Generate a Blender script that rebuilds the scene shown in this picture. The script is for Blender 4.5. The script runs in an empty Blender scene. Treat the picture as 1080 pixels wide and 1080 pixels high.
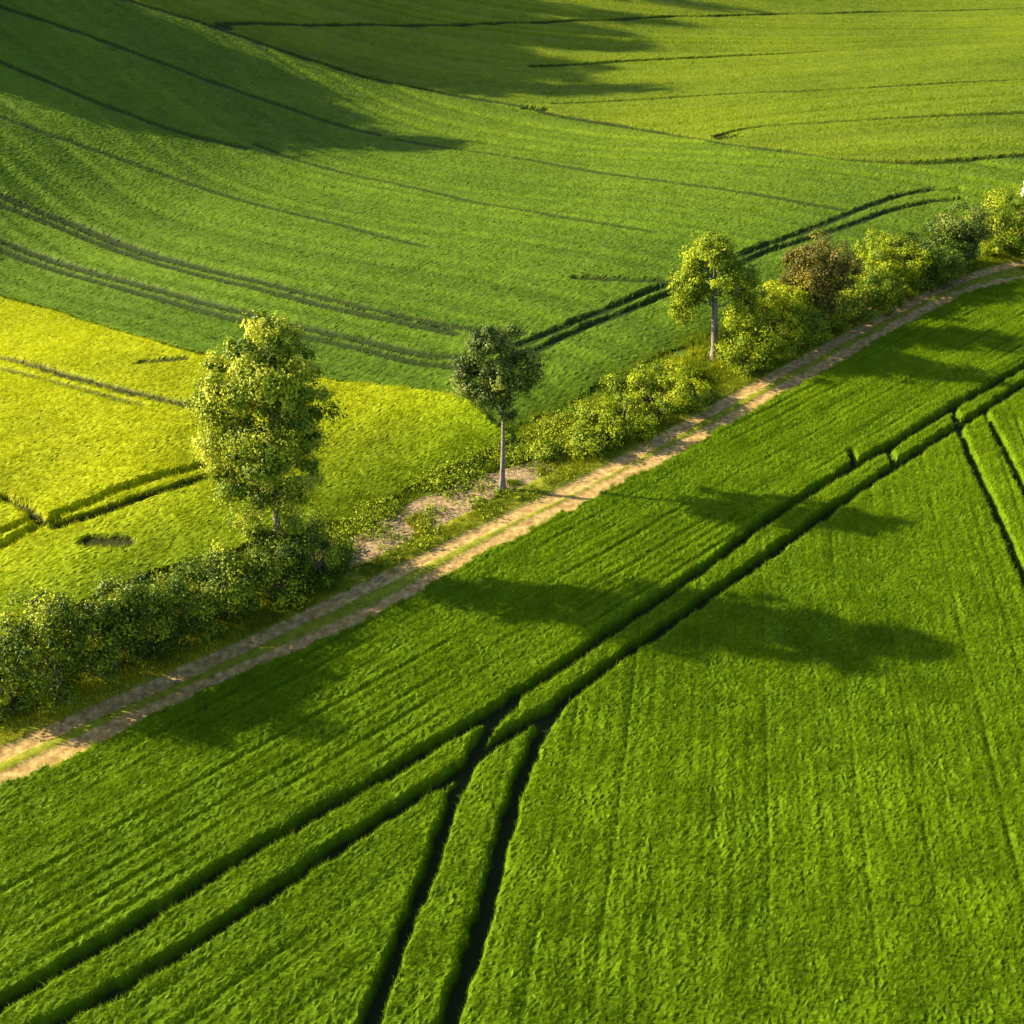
import bpy, math, random
import numpy as np
from mathutils import Vector
R = math.radians
C = bpy.context.scene
col = C.collection
rng = np.random.default_rng(7)
random.seed(7)

# ------------------------------------------------------------------ camera
PITCH, FPX, CAMZ = 36.0, 1158.0, 28.0
cam_d = bpy.data.cameras.new('camera'); cam = bpy.data.objects.new('camera', cam_d); col.objects.link(cam)
cam.location = (0, 0, CAMZ); cam.rotation_euler = (R(90 - PITCH), 0, 0)
cam_d.sensor_width = 36; cam_d.lens = 36 * FPX / 1080.0
cam_d.clip_start = 0.5; cam_d.clip_end = 6000
C.camera = cam
# ------------------------------------------------------------------ light
SUN_EL, SUN_OFF = 23.6, 11.5            # sun on the left, 9 degrees ahead of square-left
w = bpy.data.worlds.new('World'); C.world = w; w.use_nodes = True
nt = w.node_tree; bg = nt.nodes['Background']
sky = nt.nodes.new('ShaderNodeTexSky'); sky.sky_type = 'NISHITA'; sky.sun_disc = False
sky.sun_elevation = R(SUN_EL); sky.sun_rotation = R(-90 + SUN_OFF)
sky.air_density = 1.0; sky.dust_density = 1.5; sky.ozone_density = 1.0
nt.links.new(sky.outputs[0], bg.inputs['Color']); bg.inputs['Strength'].default_value = 0.085
sd = bpy.data.lights.new('sun', 'SUN'); sd.energy = 5.0; sd.angle = R(0.5); sd.color = (1.0, 0.86, 0.56)
sun = bpy.data.objects.new('sun', sd); col.objects.link(sun)
sdir = Vector((-math.cos(R(SUN_OFF)) * math.cos(R(SUN_EL)), math.sin(R(SUN_OFF)) * math.cos(R(SUN_EL)), math.sin(R(SUN_EL))))
sun.rotation_euler = sdir.to_track_quat('Z', 'Y').to_euler(); sun.location = (-80, 20, 60)
C.view_settings.view_transform = 'Standard'; C.view_settings.look = 'None'
C.view_settings.exposure = 2.4; C.view_settings.gamma = 1.0
C.render.engine = 'CYCLES'
C.cycles.max_bounces = 5; C.cycles.diffuse_bounces = 2; C.cycles.transmission_bounces = 3; C.cycles.glossy_bounces = 1

# ------------------------------------------------------------------ numeric helpers
def _h(i, j, s):
    v = np.sin(i * 127.1 + j * 311.7 + s * 74.7) * 43758.5453
    return v - np.floor(v)
def vn(x, y, s=0):
    i = np.floor(x); j = np.floor(y); u = x - i; v = y - j
    u = u * u * (3 - 2 * u); v = v * v * (3 - 2 * v)
    a = _h(i, j, s); b = _h(i + 1, j, s); c = _h(i, j + 1, s); d = _h(i + 1, j + 1, s)
    return a + (b - a) * u + (c - a) * v + (a - b - c + d) * u * v
def fbm(x, y, s=0, n=3):
    t = 0; a = 0.5; f = 1.0
    for k in range(n):
        t = t + a * vn(x * f, y * f, s + 11 * k); a *= .5; f *= 2.03
    return t / (1 - .5 ** n)
def sst(a, b, x):
    t = np.clip((x - a) / (b - a), 0, 1); return t * t * (3 - 2 * t)

# terrain: level on this side of the track, a shallow valley behind the hedge, then a rising hillside
_cs = [-2000, 13, 30, 48, 66, 84, 104, 130, 170, 230, 330, 500, 2500]
_cz = [0, 0, -2.2, -5.0, -6.3, -5.0, -1.6, 4.0, 13.5, 26, 40, 50, 60]
_ts = np.arange(-100, 1000, 1.0); _tz = np.interp(_ts, _cs, _cz)
_k = np.ones(21) / 21; _tz = np.convolve(np.pad(_tz, 10, mode='edge'), _k, mode='valid')
def S(x, y): return (x + 3.4) * -0.631 + (y - 34.6) * 0.776
def T(x, y):
    x = np.asarray(x, float); y = np.asarray(y, float)
    s = S(x, y)
    z = np.interp(s, _ts, _tz)
    z = z + 20 * sst(-88, -150, x) * sst(70, 110, y)
    z = z + 6.0 * sst(-5, -68, x) * sst(48, 78, s)          # the hillside also climbs to the left
    return z + sst(8, 45, s) * (fbm(x / 42, y / 42, 3, 2) - .5) * 2.2
CP, SP = math.cos(R(90 - PITCH)), math.sin(R(90 - PITCH))
def P(px, py, h=0.0):
    """ground point seen at a photo pixel (1080 frame): the ray is followed down to the terrain"""
    px = np.atleast_1d(np.asarray(px, float)); py = np.atleast_1d(np.asarray(py, float))
    cx = (px - 540) / FPX; cy = (540 - py) / FPX
    d = np.stack([cx, cy * CP + SP, cy * SP - CP], 1)
    t = np.arange(12, 420, 0.5)
    X = d[:, 0:1] * t; Y = d[:, 1:2] * t; Z = CAMZ + d[:, 2:3] * t
    g = Z - T(X, Y) - h
    k = np.argmax(g < 0, 1); k = np.where(k == 0, len(t) - 1, k)
    r = np.arange(len(px)); g0 = g[r, k - 1]; g1 = g[r, k]
    tt = t[k - 1] + 0.5 * g0 / (g0 - g1)
    return np.stack([d[:, 0] * tt, d[:, 1] * tt], 1)
def PP(pts, h=0.0):
    a = np.array(pts, float); return P(a[:, 0], a[:, 1], h)
def proj(x, y, z):
    dz = z - CAMZ; dep = y * SP - dz * CP; up = y * CP + dz * SP
    dep = np.where(dep < .1, .1, dep)
    return 540 + FPX * x / dep, 540 - FPX * up / dep
def in_view(x, y, z, m=120):
    u, v = proj(x, y, z); return (u > -m) & (u < 1080 + m) & (v > -m) & (v < 1080 + m * 1.4) & (y > 8)
def smooth_line(p, n=3):
    p = np.array(p, float)
    for _ in range(n):                       # Chaikin corner cutting
        q = np.empty((2 * len(p), 2)); q[0] = p[0]; q[-1] = p[-1]
        q[1:-1:2] = p[:-1] * .75 + p[1:] * .25; q[2:-1:2] = p[:-1] * .25 + p[1:] * .75
        p = q
    keep = [0]
    for i in range(1, len(p)):
        if np.hypot(*(p[i] - p[keep[-1]])) > .8 or i == len(p) - 1: keep.append(i)
    return p[keep]
def extend(l, a=0.0, b=0.0):
    l = np.array(l); out = [l]
    if a: d = l[0] - l[min(3, len(l) - 1)]; out.insert(0, (l[0] + d / np.hypot(*d) * a)[None])
    if b: d = l[-1] - l[-min(4, len(l))]; out.append((l[-1] + d / np.hypot(*d) * b)[None])
    return np.concatenate(out)
def dist_line(x, y, line):
    """distance to a polyline and signed side (left +)"""
    best = np.full(x.shape, 1e9); side = np.zeros(x.shape)
    for (ax, ay), (bx, by) in zip(line[:-1], line[1:]):
        dx, dy = bx - ax, by - ay; L2 = dx * dx + dy * dy + 1e-9
        t = np.clip(((x - ax) * dx + (y - ay) * dy) / L2, 0, 1)
        ex = x - ax - t * dx; ey = y - ay - t * dy; dd = ex * ex + ey * ey
        m = dd < best; best = np.where(m, dd, best)
        side = np.where(m, np.sign(dx * ey - dy * ex), side)
    return np.sqrt(best), side
def in_poly(x, y, poly):
    inside = np.zeros(x.shape, bool); n = len(poly)
    for i in range(n):
        x1, y1 = poly[i]; x2, y2 = poly[(i + 1) % n]
        if y1 == y2: continue
        c = ((y1 > y) != (y2 > y)) & (x < (x2 - x1) * (y - y1) / (y2 - y1) + x1)
        inside ^= c
    return inside

# ------------------------------------------------------------------ object helpers
def mesh_np(name, V, F, mat, parent=None, attrs=None, smooth=False, loc=None, mats=None, midx=None):
    V = np.asarray(V, np.float32); F = np.asarray(F, np.int32); k = F.shape[1]
    if loc is not None: V = V - np.asarray(loc, np.float32)
    me = bpy.data.meshes.new(name)
    me.vertices.add(len(V)); me.vertices.foreach_set('co', V.ravel())
    me.loops.add(F.size); me.loops.foreach_set('vertex_index', F.ravel())
    me.polygons.add(len(F)); me.polygons.foreach_set('loop_start', np.arange(0, F.size, k, dtype=np.int32))
    me.update(calc_edges=True)
    me.polygons.foreach_set('use_smooth', np.full(len(F), smooth, bool))
    for an, av in (attrs or {}).items():
        a = me.attributes.new(an, 'FLOAT', 'POINT'); a.data.foreach_set('value', np.asarray(av, np.float32))
    me.materials.append(mat)
    o = bpy.data.objects.new(name, me); col.objects.link(o)
    if loc is not None and parent is None: o.location = loc
    if parent is not None: o.parent = parent
    return o
def tag(o, label=None, cat=None, group=None, kind=None):
    if label: o['label'] = label
    if cat: o['category'] = cat
    if group: o['group'] = group
    if kind: o['kind'] = kind
    return o
def empty(name, loc):
    o = bpy.data.objects.new(name, None); o.location = loc; o.empty_display_size = .5; col.objects.link(o); return o

class Tubes:
    def __init__(s): s.V = []; s.F = []; s.n = 0
    def add(s, pts, rad, k=8):
        pts = [Vector(p) for p in pts]; rings = []
        up = Vector((0.31, 0.17, 0.93))
        for i, p in enumerate(pts):
            d = (pts[min(i + 1, len(pts) - 1)] - pts[max(i - 1, 0)]).normalized()
            a = d.cross(Vector((1, 0, 0)) if abs(d.x) < .8 else Vector((0, 1, 0))).normalized(); b = d.cross(a)
            for j in range(k):
                an = 2 * math.pi * j / k; rr = rad[i] * (1 + .12 * math.sin(3 * an + i))
                s.V.append(p + a * math.cos(an) * rr + b * math.sin(an) * rr)
        for i in range(len(pts) - 1):
            for j in range(k):
                a = s.n + i * k + j; b = s.n + i * k + (j + 1) % k
                s.F.append((a, b, b + k, a + k))
        s.n += len(pts) * k
    def build(s, name, mat, parent):
        return mesh_np(name, np.array([tuple(v) for v in s.V]), np.array(s.F), mat, parent, smooth=True)

# ------------------------------------------------------------------ materials
def newmat(name):
    m = bpy.data.materials.new(name); m.use_nodes = True; n = m.node_tree
    return m, n, n.nodes['Principled BSDF'], n.nodes['Material Output']
def ramp(n, stops):
    r = n.nodes.new('ShaderNodeValToRGB'); e = r.color_ramp.elements
    while len(e) < len(stops): e.new(.5)
    for el, (p, c) in zip(e, stops): el.position = p; el.color = (*c, 1)
    return r
def noise(n, scale, detail=3, rough=.55):
    t = n.nodes.new('ShaderNodeTexNoise'); t.inputs['Scale'].default_value = scale
    t.inputs['Detail'].default_value = detail; t.inputs['Roughness'].default_value = rough
    g = n.nodes.new('ShaderNodeNewGeometry'); n.links.new(g.outputs['Position'], t.inputs['Vector']); return t
def attr(n, name):
    a = n.nodes.new('ShaderNodeAttribute'); a.attribute_name = name; return a.outputs['Fac']
def mixc(n, fac, a, b, mode='MIX'):
    m = n.nodes.new('ShaderNodeMix'); m.data_type = 'RGBA'; m.blend_type = mode
    if isinstance(fac, float): m.inputs[0].default_value = fac
    else: n.links.new(fac, m.inputs[0])
    for k, v in ((6, a), (7, b)):
        if isinstance(v, tuple): m.inputs[k].default_value = (*v, 1)
        else: n.links.new(v, m.inputs[k])
    return m.outputs[2]
def leafy(name, stops, trans=.35, spec=.25, rough=.6, zone=None, soil=None):
    """green matter: colour by the per-leaf attribute 'tint'; lets light through"""
    m, n, b, out = newmat(name)
    r = ramp(n, stops); n.links.new(attr(n, 'tint'), r.inputs[0]); c = r.outputs[0]
    if zone is not None: c = mixc(n, attr(n, 'zone'), c, mixc(n, 1.0, c, zone, 'MULTIPLY'))
    if soil is not None: c = mixc(n, attr(n, 'soil'), c, soil)
    n.links.new(c, b.inputs['Base Color'])
    b.inputs['Roughness'].default_value = rough; b.inputs['Specular IOR Level'].default_value = spec
    if trans > 0:
        t = n.nodes.new('ShaderNodeBsdfTranslucent'); n.links.new(c, t.inputs[0])
        mx = n.nodes.new('ShaderNodeMixShader'); mx.inputs[0].default_value = trans
        n.links.new(b.outputs[0], mx.inputs[1]); n.links.new(t.outputs[0], mx.inputs[2]); n.links.new(mx.outputs[0], out.inputs[0])
    return m
SOIL = (.015, .022, .005)
def mat_ground():
    m, n, b, out = newmat('ground_soil')
    a = noise(n, .35, 4); f = noise(n, 5, 4)
    r = ramp(n, [(.33, (.085, .056, .028)), (.62, (.23, .16, .092))]); n.links.new(f.outputs[0], r.inputs[0])
    g = ramp(n, [(.3, (.030, .055, .002)), (.7, (.050, .085, .003))]); n.links.new(a.outputs[0], g.inputs[0])
    c = mixc(n, attr(n, 'grass'), r.outputs[0], g.outputs[0]); n.links.new(c, b.inputs['Base Color'])
    b.inputs['Roughness'].default_value = .95; b.inputs['Specular IOR Level'].default_value = .1
    bp = n.nodes.new('ShaderNodeBump'); bp.inputs['Strength'].default_value = .6; bp.inputs['Distance'].default_value = .06
    n.links.new(f.outputs[0], bp.inputs['Height']); n.links.new(bp.outputs[0], b.inputs['Normal'])
    return m
def mat_road():
    m, n, b, out = newmat('track_earth')
    f = noise(n, 3.2, 6, .65); g = noise(n, .5, 3)
    sand = ramp(n, [(.3, (.105, .062, .021)), (.5, (.22, .147, .052)), (.7, (.36, .255, .105))]); n.links.new(f.outputs[0], sand.inputs[0])
    turf = ramp(n, [(.3, (.075, .090, .006)), (.7, (.17, .175, .010))]); n.links.new(f.outputs[0], turf.inputs[0])
    ad = n.nodes.new('ShaderNodeMath'); ad.operation = 'MULTIPLY_ADD'; n.links.new(f.outputs[0], ad.inputs[0]); ad.inputs[1].default_value = 1.1
    n.links.new(attr(n, 'rut'), ad.inputs[2])
    st = n.nodes.new('ShaderNodeMapRange'); st.inputs[1].default_value = .85; st.inputs[2].default_value = 1.2; n.links.new(ad.outputs[0], st.inputs[0])
    c = mixc(n, st.outputs[0], turf.outputs[0], sand.outputs[0]); n.links.new(c, b.inputs['Base Color'])
    b.inputs['Roughness'].default_value = .95; b.inputs['Specular IOR Level'].default_value = .1
    bp = n.nodes.new('ShaderNodeBump'); bp.inputs['Strength'].default_value = .5; bp.inputs['Distance'].default_value = .05
    n.links.new(f.outputs[0], bp.inputs['Height']); n.links.new(bp.outputs[0], b.inputs['Normal'])
    return m
def mat_bark(name, c1, c2):
    m, n, b, out = newmat(name)
    f = noise(n, 9, 5, .6); r = ramp(n, [(.35, c1), (.65, c2)]); n.links.new(f.outputs[0], r.inputs[0])
    n.links.new(r.outputs[0], b.inputs['Base Color']); b.inputs['Roughness'].default_value = .9
    bp = n.nodes.new('ShaderNodeBump'); bp.inputs['Strength'].default_value = .6; bp.inputs['Distance'].default_value = .03
    n.links.new(f.outputs[0], bp.inputs['Height']); n.links.new(bp.outputs[0], b.inputs['Normal'])
    return m
M_GROUND = mat_ground(); M_ROAD = mat_road()
M_BARK = mat_bark('bark_grey', (.06, .048, .034), (.15, .125, .095)); M_STEM = mat_bark('bark_brown', (.05, .035, .022), (.12, .085, .055))
M_WHEAT = leafy('wheat_leaf', [(0, (.036, .076, .0008)), (.5, (.088, .152, .001)), (1, (.168, .235, .002))], .35, .06, .7, soil=SOIL)
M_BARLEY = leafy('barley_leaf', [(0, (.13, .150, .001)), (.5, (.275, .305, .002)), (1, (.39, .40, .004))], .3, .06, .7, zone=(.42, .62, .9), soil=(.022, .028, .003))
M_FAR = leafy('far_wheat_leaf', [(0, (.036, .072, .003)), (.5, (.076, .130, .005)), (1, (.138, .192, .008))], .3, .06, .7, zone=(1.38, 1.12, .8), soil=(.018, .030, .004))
M_VERGE = leafy('verge_grass', [(0, (.045, .080, .002)), (.5, (.115, .150, .003)), (.85, (.30, .29, .006)), (1, (.42, .38, .012))], .3, .06, .7)

# ------------------------------------------------------------------ lines read off the photograph
H1 = .48
RUT_A = smooth_line(PP([(-60, 826), (0, 797), (100, 752), (156, 728), (250, 686), (330, 648), (412, 608), (480, 574), (586, 524), (640, 497), (692, 468), (760, 428), (820, 396), (880, 363), (940, 331), (990, 306), (1040, 286), (1090, 276)]))
RUT_B = smooth_line(PP([(-60, 856), (0, 826), (60, 797), (117, 770), (180, 742), (249, 711), (330, 675), (420, 633), (449, 615), (523, 572), (621, 523), (713, 475), (790, 431), (860, 392), (930, 353), (980, 325), (1020, 307), (1060, 297), (1090, 293), (1160, 283)]))
RUT_A = extend(RUT_A, 14, 34); RUT_B = extend(RUT_B, 14, 30)
def resamp(l, n):
    d = np.r_[0, np.cumsum(np.hypot(*np.diff(l, axis=0).T))]; t = np.linspace(0, d[-1], n)
    return np.stack([np.interp(t, d, l[:, 0]), np.interp(t, d, l[:, 1])], 1)
ROAD = smooth_line(resamp((resamp(RUT_A, 60) + resamp(RUT_B, 60)) / 2, 40), 1)
NEAR_T = [PP(l, H1) for l in (
    [(-60, 1090), (0, 1055), (125, 983), (250, 903), (350, 847), (440, 795), (501, 757), (567, 716), (627, 676), (693, 630), (760, 585), (800, 552), (898, 490), (935, 470), (1006, 427), (1080, 384), (1180, 326)],
    [(0, 1108), (50, 1077), (135, 1034), (250, 963), (360, 888), (440, 836), (482, 811), (512, 786), (540, 769), (575, 750), (597, 732), (641, 700), (693, 664), (760, 618), (800, 591), (902, 517), (939, 492), (1006, 449), (1039, 430), (1080, 402), (1180, 335)],
    [(540, 737), (519, 754), (503, 786), (488, 812), (471, 856), (458, 900), (440, 945), (420, 995), (395, 1060), (372, 1118)],
    [(592, 738), (574, 758), (560, 790), (545, 827), (528, 890), (520, 920), (510, 960), (495, 1005), (475, 1060), (458, 1118)],
    [(1006, 425), (1013, 453), (1035, 503), (1054, 541), (1078, 601), (1110, 680)],
    [(1037, 430), (1058, 467), (1078, 508), (1120, 590)],
    [(897, 473), (904, 489)], [(939, 474), (945, 492)])]
NEAR_T = [extend(smooth_line(l, 2), *e) for l, e in zip(NEAR_T, ((8, 30), (8, 30), (0, 8), (0, 8), (0, 25), (0, 25), (0, 0), (0, 0)))]
NEAR_W = [.16, .16, .175, .19, .135, .12, .11, .11]
BARL_T = [smooth_line(PP(l, H1), 2) for l in (
    [(-40, 368), (0, 377), (59, 390), (130, 409), (200, 426)], [(-40, 382), (0, 388), (74, 404), (150, 425)],
    [(-40, 592), (0, 574), (37, 555), (48, 547), (111, 521), (167, 500), (215, 486)],
    [(-40, 578), (0, 558), (37, 545)], [(61, 553), (111, 536), (167, 516), (215, 500)],
    [(0, 522), (26, 530), (43, 547)], [(92, 569), (132, 568)], [(400, 530), (438, 511), (509, 483), (569, 454), (600, 440)], [(150, 379), (195, 375)])]
BARL_W = [.18, .06, .22, .16, .12, .14, .22, .2, .16]
FAR_L = [
    ([(-40, 190), (0, 203), (100, 239), (200, 277), (300, 300), (340, 311), (410, 327), (480, 343), (551, 347)], .25),
    ([(-40, 200), (0, 212), (100, 248), (200, 286), (300, 309), (340, 320), (410, 335), (480, 350)], .20),
    ([(-40, 235), (0, 249), (75, 277), (150, 298), (222, 318), (300, 337), (340, 346), (393, 358), (446, 371), (490, 375), (550, 360), (565, 353), (621, 330), (674, 309), (730, 286), (792, 261), (835, 246), (886, 226), (917, 214), (956, 201), (983, 197)], .17),
    ([(-40, 245), (0, 258), (75, 286), (150, 307), (222, 327), (300, 346), (340, 355), (393, 367), (446, 381), (510, 384), (562, 367), (604, 347), (657, 326), (702, 309), (796, 267), (827, 257), (909, 230), (940, 218), (990, 208)], .16),
    ([(-40, 105), (0, 121), (125, 164), (225, 197), (350, 231), (450, 258)], .16),
    ([(270, 150), (400, 185), (540, 217), (620, 231), (690, 242)], .13),
    ([(420, 145), (540, 160), (710, 190), (815, 205), (900, 220)], .16),
    ([(-30, -5), (0, 5), (125, 47), (200, 75), (300, 110), (400, 140)], .2),
    ([(-30, 50), (0, 64), (80, 97), (165, 130), (260, 155)], .18),
    ([(110, -8), (140, 0), (215, 22), (300, 52), (390, 80), (465, 95), (540, 107), (590, 120), (670, 132), (755, 147), (840, 160), (915, 170), (990, 170), (1080, 162), (1130, 158)], .30),
    ([(755, 142), (790, 132), (890, 127), (1080, 117), (1130, 114)], .20),
    ([(585, 107), (740, 97), (900, 92), (1080, 82), (1130, 79)], .20),
    ([(560, 68), (705, 60), (890, 52), (1080, 42), (1130, 39)], .20),
    ([(230, 22), (400, 23), (540, 22), (790, 15), (940, 10), (1130, 3)], .22),
    ([(556, 112), (574, 113)], .55), ([(222, 24), (240, 26)], .5), ([(384, 79), (398, 81)], .45), ([(760, 143), (776, 141)], .4),
    ([(610, 291), (665, 293), (700, 293)], .22),
    ([(540, 362), (565, 353), (621, 330), (674, 309), (730, 286), (792, 261), (835, 246), (886, 226), (917, 214), (956, 201), (983, 197), (1012, 196)], .15),
    ([(540, 376), (562, 367), (604, 347), (657, 326), (702, 309), (796, 267), (827, 257), (909, 230), (940, 218), (990, 208), (1016, 206)], .14)]
FAR_T = [smooth_line(PP(l, H1), 2) for l, _ in FAR_L]; FAR_W = [q for _, q in FAR_L]
BARL_POLY = np.concatenate([PP([(-160, 262), (0, 314), (60, 331), (120, 352), (200, 374), (280, 392), (360, 406), (440, 415), (492, 424), (520, 452), (545, 463)], .2), PP([(560, 455), (520, 478), (470, 500), (420, 525), (390, 548), (350, 555), (300, 560), (250, 585), (170, 605), (90, 640), (20, 690), (-40, 730), (-160, 790)])])

# ------------------------------------------------------------------ structure: ground
ax = np.r_[-1800, -1200, -800, -500, -340, np.arange(-240, 261, 2.0), 340, 500, 800, 1200, 1800]
ay = np.r_[-600, -300, -140, np.arange(-60, 301, 2.0), 340, 420, 560, 800, 1200, 1800, 2600]
gx, gy = np.meshgrid(ax, ay); gz = T(gx, gy)
nx, ny = len(ax), len(ay); idx = np.arange(nx * ny).reshape(ny, nx)
GF = np.stack([idx[:-1, :-1], idx[:-1, 1:], idx[1:, 1:], idx[1:, :-1]], -1).reshape(-1, 4)
dr, sdr = dist_line(gx.ravel(), gy.ravel(), ROAD)
soil_strip = in_poly(gx.ravel(), gy.ravel(), PP([(372, 615), (360, 575), (400, 545), (470, 515), (540, 490), (600, 470), (640, 470), (600, 515), (500, 560), (430, 600)]))
grass_a = np.ones(gx.size)
ground = mesh_np('ground', np.stack([gx.ravel(), gy.ravel(), gz.ravel()], 1), GF, M_GROUND, attrs={'grass': grass_a}, smooth=True)
tag(ground, kind='structure')

# bare stony strip between the track and the barley
STRIP = PP([(374, 618), (362, 578), (400, 546), (470, 514), (540, 490), (600, 470), (645, 462), (612, 508), (500, 562), (430, 602)])
def strip():
    lo, hi = STRIP.min(0), STRIP.max(0); X, Y = np.meshgrid(np.arange(lo[0], hi[0], .2), np.arange(lo[1], hi[1], .2)); sh = X.shape
    k = (in_poly(X.ravel() + .5 * (vn(X.ravel(), Y.ravel(), 141) - .5), Y.ravel() + .9 * (vn(X.ravel() * .8, Y.ravel() * .8, 142) - .5), STRIP)).reshape(sh)
    i = np.arange(X.size).reshape(sh); F = np.stack([i[:-1, :-1], i[:-1, 1:], i[1:, 1:], i[1:, :-1]], -1)[k[:-1, :-1] & k[1:, 1:]].reshape(-1, 4)
    u, inv = np.unique(F, return_inverse=True); x, y = X.ravel()[u], Y.ravel()[u]
    V = np.stack([x, y, T(x, y) + .004 + .03 * vn(x * 4, y * 4, 143)], 1)
    tag(mesh_np('bare_soil', V, inv.reshape(-1, 4), M_GROUND, attrs={'grass': .25 * sst(.5, .75, fbm(x, y, 144))}, smooth=True), kind='structure')
strip()

# dirt track: strip with two worn ruts and a grassy middle
def build_road():
    n = 420; c = resamp(ROAD, n); a = resamp(RUT_A, 60)
    d = np.gradient(c, axis=0); d /= np.hypot(d[:, 0], d[:, 1])[:, None]; nn = np.stack([-d[:, 1], d[:, 0]], 1)
    tt = np.linspace(-2.1, 2.1, 43)
    X = c[:, 0:1] + nn[:, 0:1] * tt; Y = c[:, 1:2] + nn[:, 1:2] * tt
    da, _ = dist_line(X.ravel(), Y.ravel(), RUT_A); db, _ = dist_line(X.ravel(), Y.ravel(), RUT_B)
    wob = .14 * (fbm(X.ravel() / 1.7, Y.ravel() / 1.7, 9) - .5)
    rut = np.maximum(1 - sst(.22, .46, da + wob), 1 - sst(.26, .50, db + wob)) * (0.8 + .5 * (fbm(X.ravel() / 3, Y.ravel() / 3, 21) - .35))
    edge = np.abs(np.tile(tt, n)); fade = sst(2.1, 1.7, edge)
    Z = T(X, Y).ravel() + .008 + (.05 * (1 - np.clip(rut, 0, 1)) + .02 * fbm(X.ravel() * 2, Y.ravel() * 2, 5)) * fade
    i = np.arange(n * 43).reshape(n, 43)
    F = np.stack([i[:-1, :-1], i[1:, :-1], i[1:, 1:], i[:-1, 1:]], -1).reshape(-1, 4)[:, ::-1]
    o = mesh_np('dirt_track', np.stack([X.ravel(), Y.ravel(), Z], 1), F, M_ROAD, attrs={'rut': rut}, smooth=True)
    return tag(o, kind='structure')
build_road()

# ------------------------------------------------------------------ crops
def blades(px, py, pz, height, width, tint, lean=.5, spread=.05, per=6):
    """tapered leaf blades: one triangle each, 'per' to a tuft"""
    n = len(px) * per
    X = np.repeat(px, per) + rng.normal(0, spread, n); Y = np.repeat(py, per) + rng.normal(0, spread, n); Z = np.repeat(pz, per)
    hh = np.repeat(height, per) * rng.uniform(.55, 1.2, n); an = rng.uniform(0, 2 * np.pi, n); le = np.abs(rng.normal(0, lean, n)) * hh
    bn = rng.uniform(0, 2 * np.pi, n); wd = width * rng.uniform(.6, 1.3, n) / 2
    V = np.empty((n, 3, 3), np.float32)
    V[:, 0] = np.stack([X + np.cos(bn) * wd, Y + np.sin(bn) * wd, Z], 1)
    V[:, 1] = np.stack([X - np.cos(bn) * wd, Y - np.sin(bn) * wd, Z], 1)
    V[:, 2] = np.stack([X + np.cos(an) * le, Y + np.sin(an) * le, Z + hh], 1)
    t = np.clip(np.repeat(tint, per) + rng.normal(0, .16, n), 0, 1)
    return V.reshape(-1, 3), np.repeat(t, 3)
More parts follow.
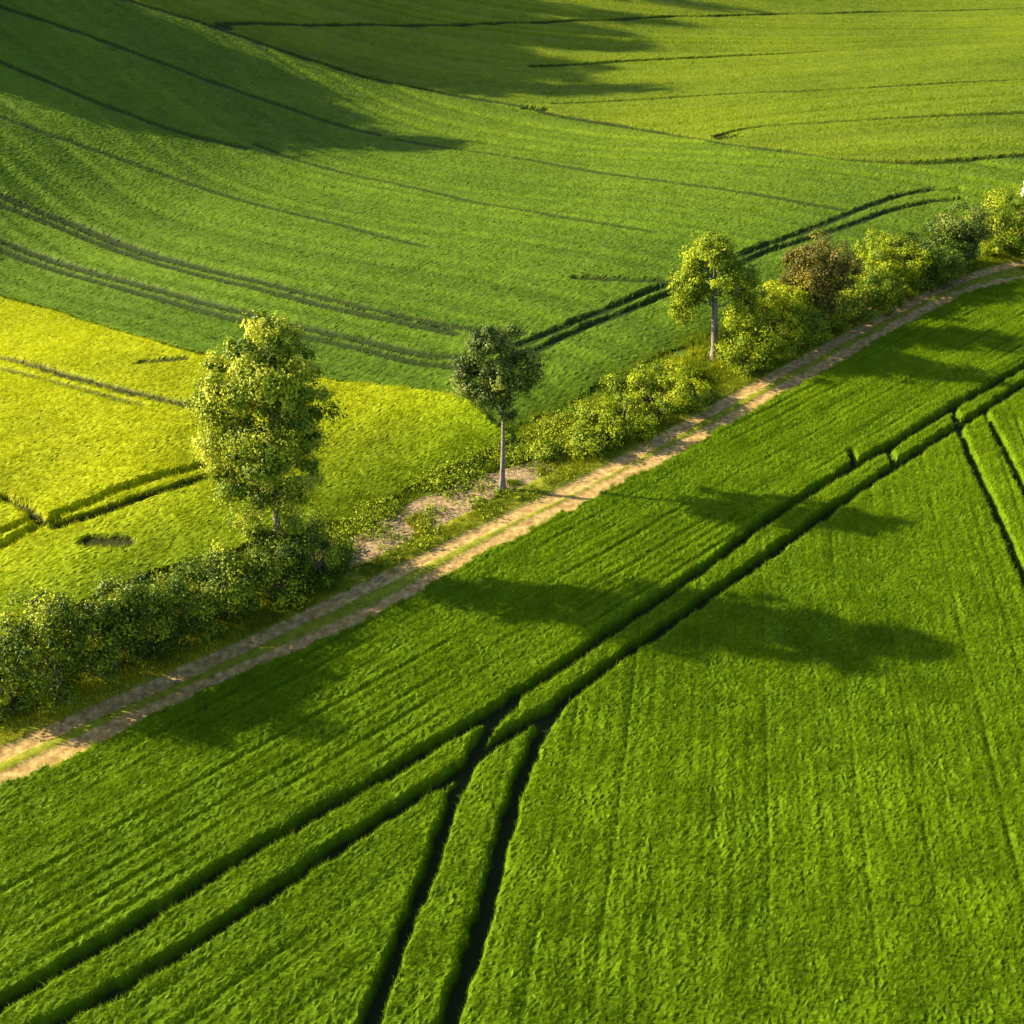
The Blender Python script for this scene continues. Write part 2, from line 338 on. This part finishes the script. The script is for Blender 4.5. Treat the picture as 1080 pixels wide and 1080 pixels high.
def crop(name, mat, bbox, step, mask, tracks, widths, hcan, amp, bl, rowfn, tintfn, zonefn=None, margin=380, wall=.16, depth=None, taper=None):
    xs = np.arange(bbox[0], bbox[1], step); ys = np.arange(bbox[2], bbox[3], step)
    X, Y = np.meshgrid(xs, ys); sh = X.shape
    X = X.ravel() + rng.uniform(-.36, .36, X.size) * step; Y = Y.ravel() + rng.uniform(-.36, .36, Y.size) * step
    z0 = T(X, Y); keep = in_view(X, Y, z0 + .3, margin); q = np.flatnonzero(keep); keep[q] = mask(X[q], Y[q])
    k = np.flatnonzero(keep); x = X[k]; y = Y[k]; z = z0[k]
    def grooves(x, y):
        g = np.ones(x.shape); sm = np.zeros(x.shape); wob = .10 * (vn(x * 2.3, y * 2.3, 41) - .5) * 2
        for q, (l, wd) in enumerate(zip(tracks, widths)):
            dp = 1.0 if depth is None else depth[q]
            lo = l.min(0) - 2; hi = l.max(0) + 2
            m = (x > lo[0]) & (x < hi[0]) & (y > lo[1]) & (y < hi[1])
            if not m.any(): continue
            d, _ = dist_line(x[m], y[m], l)
            sm[m] = np.maximum(sm[m], min(1, .2 + dp * 2) * (1 - sst(wd - .02 if dp > .7 else wd + wall * .4, wd + .09 if dp > .7 else wd + wall + .1, d + wob[m] * min(1, wd / .2))))
            g[m] = np.minimum(g[m], 1 - dp * (1 - sst(wd, wd + wall + .25 * (1 - dp), d + wob[m] * min(1, wd / .2) * dp)))
        return g, sm
    def height(x, y):
        a = (fbm(x / 3.5, y / 3.5, 51, 3) - .5) * amp * .9 + (vn(x * 4.3, y * 4.3, 52) - .5) * amp * .15 + (vn(x * 9.3, y * 9.3, 53) - .5) * amp * .32
        hh = hcan + a + rowfn(x, y)
        return hh if taper is None else hh * taper(x, y)
    g, sm = grooves(x, y); h = height(x, y); h = h + rng.normal(0, amp * .15, len(h)); zz = z + .015 + (h - .015) * g
    tint = np.clip(tintfn(x, y) * .55 + (h - hcan) * .9 + .10 + rng.normal(0, .08, len(x)), 0, 1)
    at = {'tint': tint, 'soil': sm, 'zone': zonefn(x, y) if zonefn else np.zeros(len(x))}
    mp = np.full(keep.size, -1); mp[k] = np.arange(len(k)); mp = mp.reshape(sh)
    F = np.stack([mp[:-1, :-1], mp[:-1, 1:], mp[1:, 1:], mp[1:, :-1]], -1).reshape(-1, 4); F = F[(F >= 0).all(1)]
    # split quads to triangles so that canopy and blades are one mesh
    F3 = np.concatenate([F[:, [0, 1, 2]], F[:, [0, 2, 3]]]); V = np.stack([x, y, zz], 1)
    # blades
    dens, bh, bw, per, lean, spread = bl
    n = int((bbox[1] - bbox[0]) * (bbox[3] - bbox[2]) * dens)
    bx = rng.uniform(bbox[0], bbox[1], n); by = rng.uniform(bbox[2], bbox[3], n)
    hz = T(bx, by) + .3; m = in_view(bx, by, hz, 70) | (in_view(bx, by, hz, margin * .9) & (rng.uniform(0, 1, n) < .4)); bx = bx[m]; by = by[m]; m = mask(bx, by); bx = bx[m]; by = by[m]
    gg, ss = grooves(bx, by); m = np.minimum(gg, 1 - ss) > rng.uniform(.25, .8, len(gg)); bx = bx[m]; by = by[m]; gg = gg[m]
    hb = height(bx, by); tb = np.clip(tintfn(bx, by) + (hb - hcan) * 1.2, 0, 1)
    bV, bt = blades(bx, by, T(bx, by) + hb * gg - bh * .35, bh * (.7 + .6 * vn(bx * 1.7, by * 1.7, 61)), bw, tb, lean, spread, per)
    bz = np.repeat(zonefn(bx, by), per * 3) if zonefn else np.zeros(len(bt))
    F = np.concatenate([F3, np.arange(len(bV)).reshape(-1, 3) + len(V)])
    at['tint'] = np.r_[at['tint'], bt]; at['soil'] = np.r_[at['soil'], np.zeros(len(bt))]; at['zone'] = np.r_[at['zone'], bz]
    print(name, len(V), len(bV) // 3)
    return mesh_np(name, np.concatenate([V, bV]), F, mat, attrs=at)

A1 = NEAR_T[0]; B2 = NEAR_T[3]
def near_mask(x, y):
    d, s = dist_line(x, y, RUT_B)
    return (s < 0) & (d > .60 + .35 * (vn(x * 1.1, y * 1.1, 71) - .5) + .30 * (vn(x * 3.7, y * 3.7, 72) - .5))
_da = A1[-4] - A1[3]; _da /= np.hypot(*_da); _nb = np.array([-_da[1], _da[0]])
_db = B2[-2] - B2[6]; _db /= np.hypot(*_db); _nb2 = np.array([-_db[1], _db[0]])
_dc = NEAR_T[4][-1] - NEAR_T[4][2]; _dc /= np.hypot(*_dc)
def near_rows(x, y):
    u = x * _nb[0] + y * _nb[1] + .25 * fbm(x / 5, y / 5, 81); v = x * 0.985 - y * .17 + .2 * fbm(x / 6, y / 6, 82)
    right = sst(-.5, .5, (x - np.interp(y, [0, 15, 24, 28.5, 40, 60], [-5, -3, -1.0, 1.2, 15, 38])))
    def drill(w_, gap, sd_):                # seed-drill rows: now and then a thin gap between two passes
        k = np.floor(w_ / gap); c = (k + .25 + .5 * _h(k, 0 * k, sd_)) * gap
        return -.14 * (.3 + .7 * _h(k, 0 * k, sd_ + 1)) * np.exp(-((w_ - c) / .07) ** 2)
    br = .35 + .65 * sst(.35, .6, fbm(x / 4, y / 4, 86))
    r1 = np.sin(u * 2 * np.pi / .40) * .015 * br + (vn(u * 1.4, v * .12, 83) - .5) * .06 + drill(u, .95, 87) * br * .65
    r2 = np.sin(v * 2 * np.pi / .46) * .012 * br + (vn(v * 1.1, u * .1, 84) - .5) * .05 + drill(v, 1.55, 88) * br * .6
    return r1 * (1 - right) + r2 * right
def near_tint(x, y):
    return .46 + (fbm(x / 7, y / 7, 91, 3) - .5) * .5 + (vn(x * 1.6, y * 1.6, 92) - .5) * .25
o = crop('wheat_crop', M_WHEAT, (-40, 66, 9, 78), .085, near_mask, NEAR_T, NEAR_W, .42, .11, (460, .20, .012, 3, .36, .035), near_rows, near_tint)
tag(o, 'green young wheat filling the near field below the dirt track, crossed by dark wheel tracks', 'wheat', kind='stuff')

def barl_mask(x, y): return in_poly(x, y, BARL_POLY)
def barl_rows(x, y):
    return (fbm(x / 6, y / 6, 101, 2) - .5) * .5
def barl_tint(x, y): return .55 + (fbm(x / 5, y / 5, 102, 3) - .5) * .7
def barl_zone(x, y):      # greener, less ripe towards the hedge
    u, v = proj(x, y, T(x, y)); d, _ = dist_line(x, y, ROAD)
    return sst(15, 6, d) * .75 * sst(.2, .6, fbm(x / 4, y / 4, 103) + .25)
bb = BARL_POLY; 
o = crop('barley_crop', M_BARLEY, (max(bb[:, 0].min(), -60), bb[:, 0].max() + .5, bb[:, 1].min(), bb[:, 1].max() + .5), .12, barl_mask, BARL_T, BARL_W, .45, .10, (60, .22, .022, 7, .45, .08), barl_rows, barl_tint, barl_zone, depth=[.6, .3, 1, 1, .7, .8, .45, 1, .5], taper=lambda x, y: .45 + .55 * sst(4.6, 7.0, dist_line(x, y, ROAD)[0]))
tag(o, 'ripening yellow barley behind the hedge at the left', 'barley', kind='stuff')

def far_mask(x, y):
    d, s = dist_line(x, y, ROAD)
    return (S(x, y) > 5) & (d > 5.6 + .6 * vn(x / 2, y / 2, 77)) & (s > 0) & ~barl_mask(x, y)
FB = FAR_T[9]
def far_zone(x, y):       # yellower crop beyond the boundary track; the fade before it paints canopy-angle light
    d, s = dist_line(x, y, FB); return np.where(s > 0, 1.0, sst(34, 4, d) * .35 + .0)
_fd = FAR_T[0]; _q = _fd[-8] - _fd[4]; _q /= np.hypot(*_q)
def far_rows(x, y):
    d, s = dist_line(x, y, FB[::3]); u = x * -_q[1] + y * _q[0]
    u = np.where(s > 0, x * .10 + y * .99, u) + .8 * fbm(x / 14, y / 14, 110)
    return (vn(u * 1.15, 0 * u, 111) - .5) * .20 + (vn(u * .35, 0 * u, 112) - .5) * .12
def far_tint(x, y): return .48 - .24 * sst(46, 14, S(x, y)) + (fbm(x / 16, y / 16, 113, 4) - .5) * .55 + (vn(x * .9, y * .9, 114) - .5) * .2  # canopy-angle shading painted into the tint, darker towards the hedge
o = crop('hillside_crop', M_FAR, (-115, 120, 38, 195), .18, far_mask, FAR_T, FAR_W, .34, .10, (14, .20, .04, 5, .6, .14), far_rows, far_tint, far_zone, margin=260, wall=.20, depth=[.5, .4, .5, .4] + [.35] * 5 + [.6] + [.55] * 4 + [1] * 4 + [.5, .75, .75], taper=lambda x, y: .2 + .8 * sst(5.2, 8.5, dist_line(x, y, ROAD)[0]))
tag(o, 'green cereal crop on the far hillside, ruled with curving wheel tracks', 'cereal crop', kind='stuff')

# ------------------------------------------------------------------ verge grass and weeds
def verge():
    n = 130000; c = resamp(ROAD, 900); i = rng.integers(0, 899, n)
    d = np.gradient(c, axis=0); d /= np.hypot(d[:, 0], d[:, 1])[:, None]
    t = rng.uniform(-2.2, 7.5, n); x = c[i, 0] - d[i, 1] * t + rng.normal(0, .1, n); y = c[i, 1] + d[i, 0] * t + rng.normal(0, .1, n)
    nc = n // 2; t2 = rng.uniform(-2.1, 3.4, nc); x[:nc] = c[i[:nc], 0] - d[i[:nc], 1] * t2; y[:nc] = c[i[:nc], 1] + d[i[:nc], 0] * t2; close = np.arange(n) < nc
    da, _ = dist_line(x, y, RUT_A); db, _ = dist_line(x, y, RUT_B)
    pd = fbm(x / 1.3, y / 1.3, 121); bare = in_poly(x, y, PP([(372, 615), (360, 575), (400, 545), (470, 515), (540, 490), (600, 470), (640, 470), (600, 515), (500, 560), (430, 600)]))
    ok = (da > .30 + .2 * pd) & (db > .32 + .2 * pd) & (pd > np.where(close, .22, .34) + rng.uniform(-.1, .1, n)) & (~bare | (pd > .62) | (da < 1.3)) & in_view(x, y, 0 * x, 120)
    x, y = x[ok], y[ok]; mid = np.minimum(da, db)[ok]
    h = np.where((da + db)[ok] < 1.9, .10, np.where(dist_line(x, y, ROAD)[0] > 3.2, .26, .20)) * rng.uniform(.6, 1.4, len(x))
    d_near = dist_line(x, y, ROAD)[0]
    tt = .35 + (fbm(x / 2.5, y / 2.5, 122) - .5) * .9 + .55 * (1 - sst(-12, -9, x)) * (d_near < 2.4) 
    V, t_ = blades(x, y, T(x, y) - .01, h, .028, np.clip(tt, 0, 1), .6, .07, 8)
    o = mesh_np('verge_grass', V, np.arange(len(V)).reshape(-1, 3), M_VERGE, attrs={'tint': t_})
    tag(o, 'yellow-green rough grass along and between the ruts of the dirt track', 'grass', kind='stuff')
verge()

# ------------------------------------------------------------------ foliage builders
def leaves(cen, size, nrm, tint, aspect=.62):
    n = len(cen); nrm = nrm / (np.linalg.norm(nrm, axis=1)[:, None] + 1e-6)
    r = rng.normal(size=(n, 3)); a = np.cross(nrm, r); a /= (np.linalg.norm(a, axis=1)[:, None] + 1e-6); b = np.cross(nrm, a)
    s = (size * rng.uniform(.65, 1.35, n))[:, None] / 2
    V = np.empty((n, 4, 3), np.float32)
    V[:, 0] = cen + a * s; V[:, 1] = cen + b * s * aspect - nrm * s * .25; V[:, 2] = cen - a * s; V[:, 3] = cen - b * s * aspect - nrm * s * .25
    return V.reshape(-1, 3), np.arange(4 * n).reshape(-1, 4), np.repeat(np.clip(tint, 0, 1), 4)
def foliage(blobs, nclump, per, csize, lsize, shell=.55, tmean=.5, tclump=.22):
    """clumps spread through a union of ellipsoids; leaves gather round each clump"""
    vol = np.array([b[3] * b[4] * b[5] for b in blobs]) ** .65; pick = rng.choice(len(blobs), nclump, p=vol / vol.sum())
    B = np.array(blobs)[pick]; d = rng.normal(size=(nclump, 3)); d /= np.linalg.norm(d, axis=1)[:, None]
    rad = (shell + (1 - shell) * rng.uniform(0, 1, nclump)) ** .7 * rng.uniform(.85, 1.04, nclump)
    cc = B[:, :3] + d * B[:, 3:6] * rad[:, None]
    cs = csize * rng.uniform(.55, 1.4, nclump)
    m = np.repeat(np.arange(nclump), per); off = rng.normal(size=(len(m), 3)); off *= .52 * np.array([1, 1, .8])
    cen = cc[m] + off * cs[m][:, None]
    nr = off * 1.3 + d[m] * .5 + np.array([0, 0, .35]) + rng.normal(0, .55, (len(m), 3))
    tint = tmean + rng.normal(0, tclump, nclump)[m] + rng.normal(0, .13, len(m))
    return cc, leaves(cen, np.full(len(m), lsize), nr, tint)
def limb(a, b, sag=.12, n=5):
    a = np.array(a, float); b = np.array(b, float); L = np.linalg.norm(b - a)
    w = rng.normal(0, sag * L * .4, 3)
    return [tuple(a + (b - a) * t + w * math.sin(math.pi * t) + np.array([0, 0, -sag * L * math.sin(math.pi * t)])) for t in np.linspace(0, 1, n)]
def tree(name, label, base, trunk_top, r0, blobs, nclump, per, csize, lsize, mat, bark=M_BARK, cat='tree', group=None, shell=.4, nlimb=26, lean=(0, 0), tmean=.5, extra=None, tclump=.22, split=.35):
    x, y = base; z = float(T(x, y)); root = empty(name, (x, y, z)); tag(root, label, cat, group)
    cc, (V, F, t) = foliage(blobs, nclump, per, csize, lsize, shell, tmean, tclump)
    if extra is not None:
        c2, (V2, F2, t2) = foliage(*extra); V = np.concatenate([V, V2]); F = np.concatenate([F, F2 + len(V) - len(V2)]); t = np.r_[t, t2]; cc = np.concatenate([cc, c2])
    mesh_np('crown', V, F, mat, root, attrs={'tint': t})
    tb = Tubes(); n = 9; pts = []
    for i in range(n):
        f = i / (n - 1); pts.append((lean[0] * f + .05 * math.sin(4.1 * f + x), lean[1] * f + .05 * math.cos(3.3 * f + y), -.15 + f * (trunk_top + .15)))
    tb.add(pts, [r0 * (1.7 if i == 0 else 1) * (1 - .78 * i / (n - 1)) for i in range(n)], 10)
    for q in rng.choice(len(cc), min(nlimb, len(cc)), replace=False):
        c = cc[q]; hf = (c[2] * .62) / trunk_top + rng.uniform(-.05, .1); hf = float(min(.97, hf if hf > split else split + rng.uniform(0, .32))); k = hf * (n - 1); i = int(k); u = k - i
        a = np.array(pts[i]) * (1 - u) + np.array(pts[min(i + 1, n - 1)]) * u
        rr = r0 * (1 - .78 * hf) * .42
        tb.add(limb(a, c), [rr, rr * .75, rr * .55, rr * .38, rr * .15], 6)
    tb.build('trunk', bark, root); return root
def bush(name, label, base, r, h, mat, n=46, per=70, csize=.42, lsize=.13, group=None, tmean=.5, sx=1.0, cat='shrub', tclump=.22):
    x, y = base; z = float(T(x, y)); root = empty(name, (x, y, z)); tag(root, label, cat, group)
    bl = [(0, 0, h * .48, r * sx * .9, r * .9, h * .46)]
    for k in range(4):
        a = rng.uniform(0, 6.28); q = rng.uniform(.3, .6) * r
        bl.append((math.cos(a) * q * sx, math.sin(a) * q, h * rng.uniform(.45, .74), r * rng.uniform(.4, .55), r * rng.uniform(.4, .55), h * rng.uniform(.22, .34)))
    bl.append((0, 0, h * .25, r * sx, r, h * .27))
    cc, (V, F, t) = foliage(bl, n, per, csize, lsize, .5, tmean, tclump); V[:, 2] = np.maximum(V[:, 2], .02)
    mesh_np('foliage', V, F, mat, root, attrs={'tint': t})
    tb = Tubes()
    for q in rng.choice(len(cc), min(16, n), replace=False):
        a = (rng.normal(0, .15), rng.normal(0, .15), -.1); rr = .035 + .02 * r
        tb.add(limb(a, cc[q], .05), [rr, rr * .8, rr * .6, rr * .4, rr * .2], 5)
    tb.build('stems', M_STEM, root); return root
def L(name, *stops, trans=.35, spec=.12, rough=.55): return leafy(name, [(0, stops[0]), (.5, stops[1]), (1, stops[2])], trans, spec, rough)
M_POP = L('pale_leaf', (.036, .072, .002), (.135, .180, .005), (.36, .37, .02), trans=.25, spec=.12, rough=.5)
M_DARK = L('dark_leaf', (.024, .044, .003), (.065, .098, .005), (.20, .22, .02), trans=.25, spec=.2, rough=.5)
M_LIME = L('lime_leaf', (.040, .078, .002), (.130, .178, .004), (.31, .345, .010))
M_GOLD = L('golden_leaf', (.058, .098, .002), (.170, .215, .003), (.35, .37, .005), trans=.32)
M_COPP = L('copper_leaf', (.034, .034, .005), (.100, .086, .010), (.23, .185, .018), trans=.25)
M_HEDG = L('hedge_leaf', (.022, .046, .002), (.078, .118, .003), (.28, .31, .008), trans=.2)

def W(px, py): return tuple(P(px, py)[0])
# ------------------------------------------------------------------ trees
def lift(px, py, y0):
    """point of the upright plane through a thing's foot (distance y0) that a photo pixel shows"""
    cy = (540 - py) / FPX; t = y0 / (cy * CP + SP); return t * (px - 540) / FPX, CAMZ + t * (cy * SP - CP), t
def blobs_at(base, spec, deep=1.0):
    x0, y0 = base; z0 = float(T(x0, y0)); out = []
    for (cx, cy, rx, ry) in spec:
        x, z, t = lift(cx, cy, y0); zt = lift(cx, cy - ry, y0)[1]; r = rx * t / FPX
        out.append((x - x0, rng.uniform(-.2, .2) * r, z - z0, r, r * deep, zt - z))
    return out
def ptree(name, label, foot, spec, top, r0, *a, extra=None, lean_to=None, **k):
    base = W(*foot); z0 = float(T(*base)); tt = lift(foot[0], top, base[1])[1] - z0
    ln = (lift(lean_to, top, base[1])[0] - base[0], 0) if lean_to else (0, 0)
    ex = (blobs_at(base, extra[0]),) + tuple(extra[1:]) if extra else None
    return tree(name, label, base, tt, r0, blobs_at(base, spec), *a, lean=ln, extra=ex, **k)
ptree('tall_tree', 'tallest tree, egg-shaped pale yellow-green crown over the dark hedge at the left', (297, 606),
      [(274, 378, 36, 40), (244, 410, 36, 44), (318, 418, 40, 38), (282, 462, 58, 42), (236, 472, 30, 40), (334, 440, 24, 34), (282, 422, 64, 72), (284, 350, 20, 20), (300, 388, 36, 40), (254, 502, 40, 24), (308, 500, 36, 24), (284, 516, 24, 14), (222, 440, 20, 30)], 350, .17,
      280, 190, .37, .125, M_POP, nlimb=44, split=.36, lean_to=280, shell=.55, extra=([(258, 543, 22, 20), (274, 556, 18, 14), (302, 548, 16, 16), (280, 528, 14, 14)], 34, 100, .30, .11, .4, .55, .2), tclump=.30)
ptree('round_crown_tree', 'small tree with a rounded dark green crown on a slender trunk by the stony strip', (530, 516),
      [(516, 390, 30, 42), (545, 385, 23, 30), (501, 400, 20, 36), (510, 358, 14, 15), (545, 354, 10, 10), (530, 424, 20, 16), (558, 396, 12, 16), (523, 392, 37, 42)], 360, .12,
      105, 210, .34, .115, M_DARK, nlimb=18, split=.52, tmean=.42, shell=.5, tclump=.27)
ptree('spreading_tree', 'yellow-green tree with a loose crown and thick grey trunk standing in the low golden shrubs', (755, 377),
      [(752, 284, 34, 30), (755, 256, 22, 16), (724, 300, 19, 20), (782, 292, 18, 24), (722, 324, 17, 19), (784, 318, 13, 14)], 262, .22,
      175, 110, .38, .13, M_LIME, nlimb=20, split=.46, tclump=.25, lean_to=752)
ptree('copper_tree', 'round bushy tree with reddish brown leaves rising from the hedge', (866, 350),
      [(862, 282, 33, 36), (844, 286, 20, 30), (886, 286, 20, 30), (862, 316, 30, 20)], 275, .2,
      170, 120, .38, .12, M_COPP, bark=M_STEM, nlimb=26, split=.2, tmean=.38)
ptree('dark_bushy_tree', 'dark green bushy tree at the far end of the hedge, just before the track bends', (1011, 284),
      [(1012, 243, 25, 33), (994, 247, 18, 26), (1027, 241, 15, 26), (1010, 264, 26, 16)], 235, .18,
      150, 110, .40, .13, M_DARK, bark=M_STEM, nlimb=20, split=.2, tmean=.42)

def pbush(name, label, px, py, top, hw, mat, n, **k):
    base = W(px, py); t = lift(px, py, base[1])[2]; h = lift(px, top, base[1])[1] - float(T(*base))
    r = hw * t / FPX
    return bush(name, label, base, r, max(.5, h / 1.02), mat, n=int(n * (.4 + .3 * r * h / 2)), **k)
# hedge on the right, from the bare strip to the bend
g = 'shrubs of the hedge beside the upper track'
for (px, py, top, hw, m, lab, tm) in (
    (575, 482, 462, 14, M_LIME, 'smallest low yellow-green shrub right beside the slender trunk on the stony strip', .5),
    (612, 472, 440, 26, M_LIME, 'low yellow-green shrub second from the stony end of the upper hedge', .45),
    (650, 456, 408, 34, M_GOLD, 'spreading golden shrub third from the stony strip end of the upper hedge', .35),
    (692, 434, 384, 36, M_GOLD, 'spreading golden shrub just left of the thick grey trunk', .38),
    (722, 424, 392, 30, M_GOLD, 'low golden shrub in front of the foot of the thick grey trunk', .40),
    (788, 392, 344, 32, M_GOLD, 'low bright shrub between the thick grey trunk and the dirt track', .35),
    (808, 366, 302, 42, M_GOLD, 'bright golden shrub with a raised top, right of the thick grey trunk', .5),
    (838, 360, 318, 34, M_LIME, 'yellow-green shrub below the left side of the copper tree', .42),
    (880, 342, 306, 34, M_HEDG, 'dull green shrub at the foot of the copper tree', .6),
    (914, 326, 280, 30, M_LIME, 'dim green shrub immediately right of the copper tree beside the track', .3),
    (932, 308, 250, 36, M_GOLD, 'tall bright yellow-green shrub right of the copper tree', .45),
    (962, 299, 240, 36, M_HEDG, 'dark green shrub between the bright tall shrub and the dark bushy tree', .25),
    (990, 291, 255, 34, M_HEDG, 'low dark shrub by the track under the dark bushy tree', .25),
    (630, 446, 416, 26, M_LIME, 'dim low shrub in the back row of the hedge, nearest the slender trunk', .4),
    (670, 418, 388, 28, M_LIME, 'low shrub behind the hedge against the far field, left of the spreading tree', .42),
    (704, 402, 374, 26, M_GOLD, 'small golden shrub behind the hedge, under the left of the spreading tree', .4),
    (792, 352, 312, 26, M_GOLD, 'golden shrub at the back of the hedge between spreading tree and copper tree', .42),
    (1054, 262, 202, 40, M_LIME, 'yellow-green bush beyond the bend, right of the dark bushy tree', .5),
    (1094, 255, 198, 45, M_LIME, 'yellow-green bush cut by the right photo edge, below the white post', .45)):
    pbush('hedge_shrub', lab, px, py, top - 4 if px > 750 else top + 12, hw * 1.18, m, 78, per=110, csize=.38 if px > 750 else .32, lsize=.12, group=g, tmean=tm)
# hedge at the lower left
g = 'bushes of the dark hedge beside the lower track'
for (px, py, top, hw, tm, lab) in (
    (10, 744, 680, 42, .5, 'leftmost bush of the dark hedge, cut by the photo edge, beside the bright flowering verge'),
    (62, 735, 620, 50, .6, 'tall pale-topped bush second from the left end of the dark hedge'),
    (112, 712, 614, 44, .5, 'rounded hedge bush third from the left end of the dark hedge'),
    (160, 690, 602, 44, .5, 'hedge bush in the middle of the dark hedge, fourth from its left end'),
    (206, 667, 588, 44, .55, 'hedge bush fifth from the left end, left of the tallest tree'),
    (250, 646, 575, 42, .6, 'pale yellowish hedge bush just left of the foot of the tallest tree'),
    (296, 626, 562, 40, .55, 'hedge bush in front of the trunk of the tallest tree'),
    (336, 606, 548, 40, .35, 'dark rounded bush at the right end of the hedge beside the stony strip')):
    pbush('hedge_bush', lab, px, py, top, hw, M_HEDG, 66, per=140, csize=.38, lsize=.11, group=g, tmean=tm - .1, tclump=.26)

# weeds on the stony strip
def weeds():
    poly = PP([(376, 612), (366, 580), (400, 548), (470, 515), (540, 488), (600, 465), (640, 462), (610, 505), (500, 560), (430, 600)])
    edge = PP([(350, 570), (380, 540), (440, 508), (500, 482), (560, 456), (600, 436), (640, 420), (660, 436), (610, 468), (540, 494), (470, 520), (400, 552), (372, 586)])
    lo, hi = edge.min(0) - 6, edge.max(0) + 4; x = rng.uniform(lo[0], hi[0], 12000); y = rng.uniform(lo[1], hi[1], 12000)
    n1 = fbm(x / 1.1, y / 1.1, 131); e = in_poly(x, y, edge)
    m = (in_poly(x, y, poly) & (n1 > .47) & (rng.uniform(0, 1, len(x)) < .22)) | (e & (n1 > .42)); x, y, e = x[m], y[m], e[m]
    print('weeds', len(x))
    per = 26; i = np.repeat(np.arange(len(x)), per); sc = (rng.uniform(.10, .26, len(x)) * np.where(e, 1.25, 1))[i]
    off = rng.normal(size=(len(i), 3)) * sc[:, None]; cen = np.stack([x[i] + off[:, 0], y[i] + off[:, 1], T(x[i], y[i]) + np.abs(off[:, 2]) * .9 + .02], 1)
    V, F, t = leaves(cen, np.full(len(i), .11), off + np.array([0, 0, .2]) + rng.normal(0, .15, off.shape), .38 + rng.normal(0, .2, len(x))[i] + rng.normal(0, .1, len(i)))
    o = mesh_np('weeds', V, F, M_GOLD, attrs={'tint': t}); tag(o, 'yellow-green weeds on the bare stony strip and along the barley edge by the slender tree', 'weeds', kind='stuff')
weeds()

# white marker post at the right edge
def post():
    x, y = W(1079, 212); z = float(T(x, y)); root = empty('marker_post', (x, y, z)); tag(root, 'white banded marker post behind the bushes at the right edge', 'post')
    mw = bpy.data.materials.new('white_paint'); mw.use_nodes = True; n = mw.node_tree; b = n.nodes['Principled BSDF']
    f = noise(n, 8); r = ramp(n, [(.3, (.62, .60, .56)), (.6, (.82, .80, .77))]); n.links.new(f.outputs[0], r.inputs[0]); n.links.new(r.outputs[0], b.inputs[0]); b.inputs['Roughness'].default_value = .6
    for nm, z0, z1, rr, mt in (('lower_band', -.1, .95, .30, mw), ('dark_band', .953, 1.25, .29, M_STEM), ('post_cap', 1.253, 1.95, .32, mw)):
        t = Tubes(); t.add([(0, 0, z0), (0, 0, z0 + .01), (0, 0, z1 - .03), (0, 0, z1)], [rr * .2, rr, rr, rr * .3], 12); t.build(nm, mt, root)
post()

# tall trees outside the frame at the left, whose long shadows reach across the far hillside
g = 'tall trees on the rise left of the far field'
hd = np.array([math.cos(R(SUN_OFF)), -math.sin(R(SUN_OFF))])
for k, (tx, ty, fx) in enumerate(((40, 36, -60), (130, 62, -90), (225, 98, -110), (318, 158, -140), (400, 130, -120), (508, 154, -150), (350, 104, -180), (300, 82, -100), (475, 82, -200), (740, 92, -170), (680, 74, -240), (640, 84, -130), (590, 62, -100), (720, 52, -140), (820, 16, -200), (760, 30, -160), (680, 38, -110), (560, 40, -130), (480, 60, -90), (400, 40, -100), (300, 30, -90), (200, 60, -80))):
    tip = P(tx, ty, .3)[0]; tz = float(T(*tip)) + .3
    for q in np.arange(20, 140, .5):                   # back along the shadow until the foot is outside the frame
        b = tip - hd * q; zb = float(T(*b))
        if proj(b[0], b[1], zb)[0] < fx: break
    hh = tz + q * math.tan(R(SUN_EL)) - zb; print('edge tree', b, q, hh)
    tree('field_edge_tree', 'tall broadleaved tree standing beyond the left edge of the far hillside', tuple(b), hh * .9, .5,
         [(0, 0, hh * .42, 5.2, 5.2, hh * .34), (0, 0, hh * .74, 2.6, 2.6, hh * .25), (0, 0, hh * .2, 5.0, 5.0, hh * .16)], 230, 50, 1.3, .75, M_DARK, group=g, nlimb=20)
